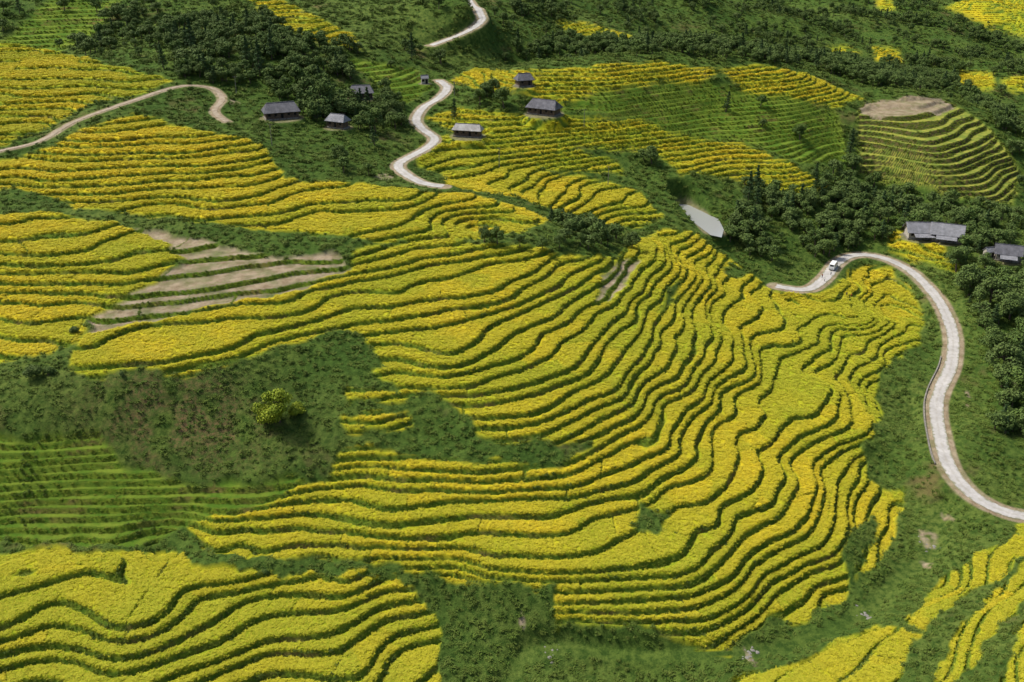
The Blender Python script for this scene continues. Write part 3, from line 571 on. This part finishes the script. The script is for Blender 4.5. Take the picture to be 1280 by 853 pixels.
def house(name,loc,L,W,yaw,rk):
    e_=bpy.data.objects.new(name,None); scene.collection.objects.link(e_); e_.location=loc; e_.rotation_euler[2]=math.radians(yaw)
    big=L>6; hb=.5 if not big else 1.0; hw_=2.6; rh=W*.36; l=L*.5-1.0 if big else L*.5-.3; w_=W*.5-1.0 if big else W*.5-.3
    part(e_,"stone_base",*box(-l-.4,l+.4,-w_-.4,w_+.4,-2,hb-.4),mStone)
    wall=mWood if 'stilt' in name else mWall
    V=[(-l,-w_,hb-.4),(l,-w_,hb-.4),(l,w_,hb-.4),(-l,w_,hb-.4),(-l,-w_,hb+hw_),(l,-w_,hb+hw_),(l,w_,hb+hw_),(-l,w_,hb+hw_),(-l,0,hb+hw_+rh*.75),(l,0,hb+hw_+rh*.75)]
    part(e_,"walls",V,[(0,1,5,4),(1,2,6,9,5),(2,3,7,6),(3,0,4,8,7)],wall)
    n_=max(2,int(l*2/2.6)); fr=[];op=[];po=[]
    for i in range(n_):
        x=-l+(i+.5)*2*l/n_; dz=(hb-.35,hb+1.75) if i==n_//2 else (hb+.7,hb+1.75); hwd=.5
        for sgn in (-1,1):
            y=sgn*w_; a0,a1=sorted((y,y+sgn*.03)); op.append((x-hwd,x+hwd,a0,a1,dz[0],dz[1]))
            a0,a1=sorted((y,y+sgn*.09)); fr+= [(x-hwd-.1,x-hwd-.005,a0,a1,dz[0],dz[1]+.1),(x+hwd+.005,x+hwd+.1,a0,a1,dz[0],dz[1]+.1),(x-hwd,x+hwd,a0,a1,dz[1]+.005,dz[1]+.1)]
    part(e_,"doors_and_windows",*boxes(op),mDark); part(e_,"frames",*boxes(fr),mWood)
    for i in range(n_+1):
        x=-l+i*2*l/n_
        for sgn in (-1,1): po.append((x-.09,x+.09,sgn*(w_+.75)-.09,sgn*(w_+.75)+.09,-1.5,hb+hw_-.35))
    if big: part(e_,"veranda_posts",*boxes(po),mWood)
    lo=L*.5; wo=W*.5; z0=hb+hw_-.45; z1=hb+hw_+rh; hip=lo-(W*.22 if 'stilt' in name else 0); t_=.14
    V=[]
    for dz in (0,t_): V+=[(-lo,-wo,z0+dz),(lo,-wo,z0+dz),(lo,wo,z0+dz),(-lo,wo,z0+dz),(-hip,0,z1+dz),(hip,0,z1+dz)]
    Fq=[]
    for o_ in (0,6): Fq+=[(o_,o_+1,o_+5,o_+4),(o_+2,o_+3,o_+4,o_+5),(o_+1,o_+2,o_+5),(o_+3,o_,o_+4)] if hip<lo else [(o_,o_+1,o_+5,o_+4),(o_+2,o_+3,o_+4,o_+5)]
    Fq+=[(0,1,7,6),(2,3,9,8)]+([(1,2,8,7),(3,0,6,9)] if hip<lo else [(1,5,11,7),(5,2,8,11),(3,4,10,9),(4,0,6,10)])
    part(e_,"roof",V,Fq,ROOF[rk]); part(e_,"ridge_cap",*box(-hip,hip,-.18,.18,z1+t_-.05,z1+t_+.1),ROOF['slate'])
    if 'farm' in name: part(e_,"lean_to_roof",[(-lo*.6,-wo-3,z0-.9),(lo*.6,-wo-3,z0-.9),(lo*.6,-wo+.2,z0-.1),(-lo*.6,-wo+.2,z0-.1),(-lo*.6,-wo-3,z0-.8),(lo*.6,-wo-3,z0-.8),(lo*.6,-wo+.2,z0),(-lo*.6,-wo+.2,z0)],[(0,1,2,3),(4,5,6,7),(0,1,5,4),(1,2,6,5),(2,3,7,6),(3,0,4,7)],ROOF['tin'])
for h,hp in zip(HOUSES,HP): house(h[0],tuple(hp),h[3],h[4],h[5],h[6])
# ------------------------------------------------------------------ van
def on_road(u,v,path,off=0):
    p=P(u,v,Z); i=int(((path[:,:2]-p[:2])**2).sum(1).argmin()); i=min(max(i,3),len(path)-4); t=path[i+3,:2]-path[i-3,:2]; t/=np.linalg.norm(t); nn=np.array([t[1],-t[0]])
    return (path[i,0]+nn[0]*off,path[i,1]+nn[1]*off,path[i,2]+.1),math.atan2(t[1],t[0])
loc,yw=on_road(1036,335,roadA,.3)
van=bpy.data.objects.new("white_van",None); scene.collection.objects.link(van); van.location=loc; van.rotation_euler[2]=yw; van.scale=(1.15,1.15,1.15)
mPaint,nt,b,o=new_mat("white_van_paint"); b.inputs['Base Color'].default_value=(.78,.78,.76,1); b.inputs['Roughness'].default_value=.3
mGlass,nt,b,o=new_mat("dark_glass"); b.inputs['Base Color'].default_value=(.02,.025,.03,1); b.inputs['Roughness'].default_value=.08; b.inputs['Specular IOR Level'].default_value=.6
mTyre,nt,b,o=new_mat("tyre_rubber"); b.inputs['Base Color'].default_value=(.02,.02,.02,1)
prof=[(-2.9,.45),(-2.95,1.1),(-2.8,2.35),(-2.5,2.55),(1.3,2.55),(1.75,2.35),(2.45,1.45),(2.95,1.2),(3.0,.5),(2.6,.35),(-2.6,.35)]
bm=bmesh.new(); L_=[bm.verts.new((x,-1.0,z)) for x,z in prof]; R_=[bm.verts.new((x,1.0,z)) for x,z in prof]; bm.faces.new(L_); bm.faces.new(R_[::-1])
for i in range(len(prof)): bm.faces.new((L_[i],R_[i],R_[(i+1)%len(prof)],L_[(i+1)%len(prof)]))
for v in bm.verts:
    if v.co.z>1.6: v.co.y*=.9
bmesh.ops.bevel(bm,geom=list(bm.edges),offset=.06,segments=2,affect='EDGES'); bmesh.ops.recalc_face_normals(bm,faces=bm.faces)
me=bpy.data.meshes.new("body"); bm.to_mesh(me); bm.free(); me.materials.append(mPaint); vb=bpy.data.objects.new("body",me); scene.collection.objects.link(vb); vb.parent=van
part(van,"windscreen",[(1.84,-.78,2.26),(1.84,.78,2.26),(2.45,.86,1.49),(2.45,-.86,1.49)],[(0,1,2,3)],mGlass)
for sg in (-1,1):
    for i,(a,b2) in enumerate([(-2.5,-1.3),(-1.15,.1),(.25,1.35)]):
        part(van,"side_window_%d%s"%(i,'l' if sg>0 else 'r'),[(a,sg*.99,1.5),(b2,sg*.99,1.5),(b2-.03,sg*.925,2.2),(a+.03,sg*.925,2.2)],[(0,1,2,3)],mGlass)
part(van,"rear_window",[(-2.90,-.7,1.55),(-2.90,.7,1.55),(-2.83,.65,2.25),(-2.83,-.65,2.25)],[(0,1,2,3)],mGlass)
for i,(x,y) in enumerate([(-1.9,-.93),(-1.9,.93),(1.95,-.93),(1.95,.93)]):
    V=[]
    for s_ in (-.14,.14):
        for k_ in range(20): V.append((x+.38*math.cos(k_*math.pi/10),y+s_,.38+.38*math.sin(k_*math.pi/10)))
    Fq=[tuple(range(20)),tuple(range(39,19,-1))]+[(k_,(k_+1)%20,20+(k_+1)%20,20+k_) for k_ in range(20)]
    part(van,"wheel_%d"%i,V,Fq,mTyre)
# ------------------------------------------------------------------ people
mSkin=simple("skin",(.35,.2,.13),(.4,.24,.16),3,.6,0); mHair=simple("black_hair",(.01,.01,.01),(.02,.02,.02),3,.6,0)
def person(loc,yaw,shirt,trous,pose=0):
    J={'pel':(0,0,.95),'sp':(0,0,1.15),'ch':(0,0,1.38),'nk':(0,0,1.50),'hd':(0,.02,1.60),'ht':(0,.01,1.74),
       'sl':(.19,0,1.42),'el':(.25,.02,1.14),'hl':(.24,.12,.90),'fl':(.24,.15,.80),'sr':(-.19,0,1.42),'er':(-.26,-.02,1.14),'hr':(-.24,.08,.90),'fr':(-.24,.11,.80),
       'hpl':(.10,0,.90),'kl':(.11,.04+.1*pose,.50),'al':(.11,-.02+.05*pose,.08),'tl':(.12,.16+.05*pose,.04),'hpr':(-.10,0,.90),'kr':(-.11,.04,.50),'ar':(-.11,-.02-.15*pose,.08),'tr':(-.12,.14-.15*pose,.04)}
    Rr={'pel':.15,'sp':.13,'ch':.16,'nk':.06,'hd':.095,'ht':.075,'sl':.07,'el':.048,'hl':.035,'fl':.03,'sr':.07,'er':.048,'hr':.035,'fr':.03,'hpl':.11,'kl':.07,'al':.045,'tl':.04,'hpr':.11,'kr':.07,'ar':.045,'tr':.04}
    E=[('pel','sp'),('sp','ch'),('ch','nk'),('nk','hd'),('hd','ht'),('ch','sl'),('sl','el'),('el','hl'),('hl','fl'),('ch','sr'),('sr','er'),('er','hr'),('hr','fr'),('pel','hpl'),('hpl','kl'),('kl','al'),('al','tl'),('pel','hpr'),('hpr','kr'),('kr','ar'),('ar','tr')]
    ks=list(J); me=bpy.data.meshes.new("person"); me.from_pydata([J[k_] for k_ in ks],[(ks.index(a),ks.index(b_)) for a,b_ in E],[])
    ob=bpy.data.objects.new("person_tmp",me); scene.collection.objects.link(ob); ob.modifiers.new("s",'SKIN'); sub=ob.modifiers.new("u",'SUBSURF'); sub.levels=1; sub.render_levels=1
    for i,k_ in enumerate(ks): me.skin_vertices[0].data[i].radius=(Rr[k_],Rr[k_]*(.75 if k_ in('ch','sp','pel') else 1))
    me.skin_vertices[0].data[0].use_root=True
    dg=bpy.context.evaluated_depsgraph_get(); m2=bpy.data.meshes.new_from_object(ob.evaluated_get(dg)); bpy.data.objects.remove(ob)
    m2.materials.clear()
    for mm in (mSkin,mHair,shirt,trous): m2.materials.append(mm)
    for f_ in m2.polygons:
        c=f_.center; f_.material_index = 1 if (c.z>1.66 or (c.z>1.56 and c.y<-.01)) else (0 if c.z>1.5 or (abs(c.x)>.2 and c.z<1.0 and c.z>.7) else (2 if c.z>.95 else (3 if c.z>.1 else 1)))
        f_.use_smooth=True
    o2=bpy.data.objects.new("person",m2); scene.collection.objects.link(o2); o2.location=loc; o2.rotation_euler[2]=yaw
cols=[simple("shirt_red",(.4,.04,.03),(.5,.06,.05)),simple("shirt_dark",(.02,.02,.03),(.04,.04,.05)),simple("shirt_white",(.6,.6,.6),(.7,.7,.7)),simple("trousers_navy",(.02,.025,.05),(.03,.04,.07))]
for i,(u,v) in enumerate([(1045,352),(1052,348),(1058,370),(1064,372),(1038,354)]):
    if i in (0,1,4): l_,y_=on_road(u,v,roadA,(-1,1.2,.4)[i%3])
    else: l_=tuple(P(u,v,Z))
    person(l_,random.uniform(0,6.28),cols[(i*2)%3],cols[3],i%2)
def pole(u,v,h=9):
    p=P(u,v,Z); e_=bpy.data.objects.new("utility_pole",None); scene.collection.objects.link(e_); e_.location=p; V=[];Fc=[]; tube(V,Fc,(0,0,-1),(0,0,h),.17,.1,8); part(e_,"pole",V,Fc,mStone); part(e_,"crossarm",*box(-.9,.9,.11,.23,h-.6,h-.45),mWood)
    part(e_,"insulators",*boxes([(x-.06,x+.06,.11,.23,h-.445,h-.2) for x in (-.8,0,.8)]),ROOF['white']); return p
for u,v in [(340,182),(624,210),(296,120),(730,160),(568,120),(760,232)]: pole(u,v)
# ------------------------------------------------------------------ camera, light, world
cam=bpy.data.cameras.new("camera"); cam.sensor_width=36; cam.lens=F/1280*36; cam.clip_end=8000; cam.clip_start=1
co_=bpy.data.objects.new("camera",cam); co_.location=(0,0,CZ); co_.rotation_euler=(math.radians(65),0,0); scene.collection.objects.link(co_); scene.camera=co_
EL,AZ=math.radians(54),math.radians(-68)
sd=Vector((math.sin(AZ)*math.cos(EL),math.cos(AZ)*math.cos(EL),math.sin(EL)))
sl=bpy.data.lights.new("sun",'SUN'); sl.energy=4.2; sl.angle=math.radians(6); sl.color=(1,.96,.89); so=bpy.data.objects.new("sun",sl); so.rotation_euler=sd.to_track_quat('Z','Y').to_euler(); scene.collection.objects.link(so)
wd_=bpy.data.worlds.new("World"); scene.world=wd_; wd_.use_nodes=True; nt=wd_.node_tree; bg=nt.nodes['Background']; sk=nt.nodes.new('ShaderNodeTexSky'); sk.sky_type='NISHITA'; sk.sun_disc=False; sk.sun_elevation=EL; sk.sun_rotation=AZ; sk.air_density=1; sk.dust_density=4; nt.links.new(sk.outputs[0],bg.inputs[0]); bg.inputs[1].default_value=.15
scene.view_settings.view_transform='Standard'; scene.view_settings.look='None'; scene.view_settings.exposure=0
print("done",time.time()-T0)
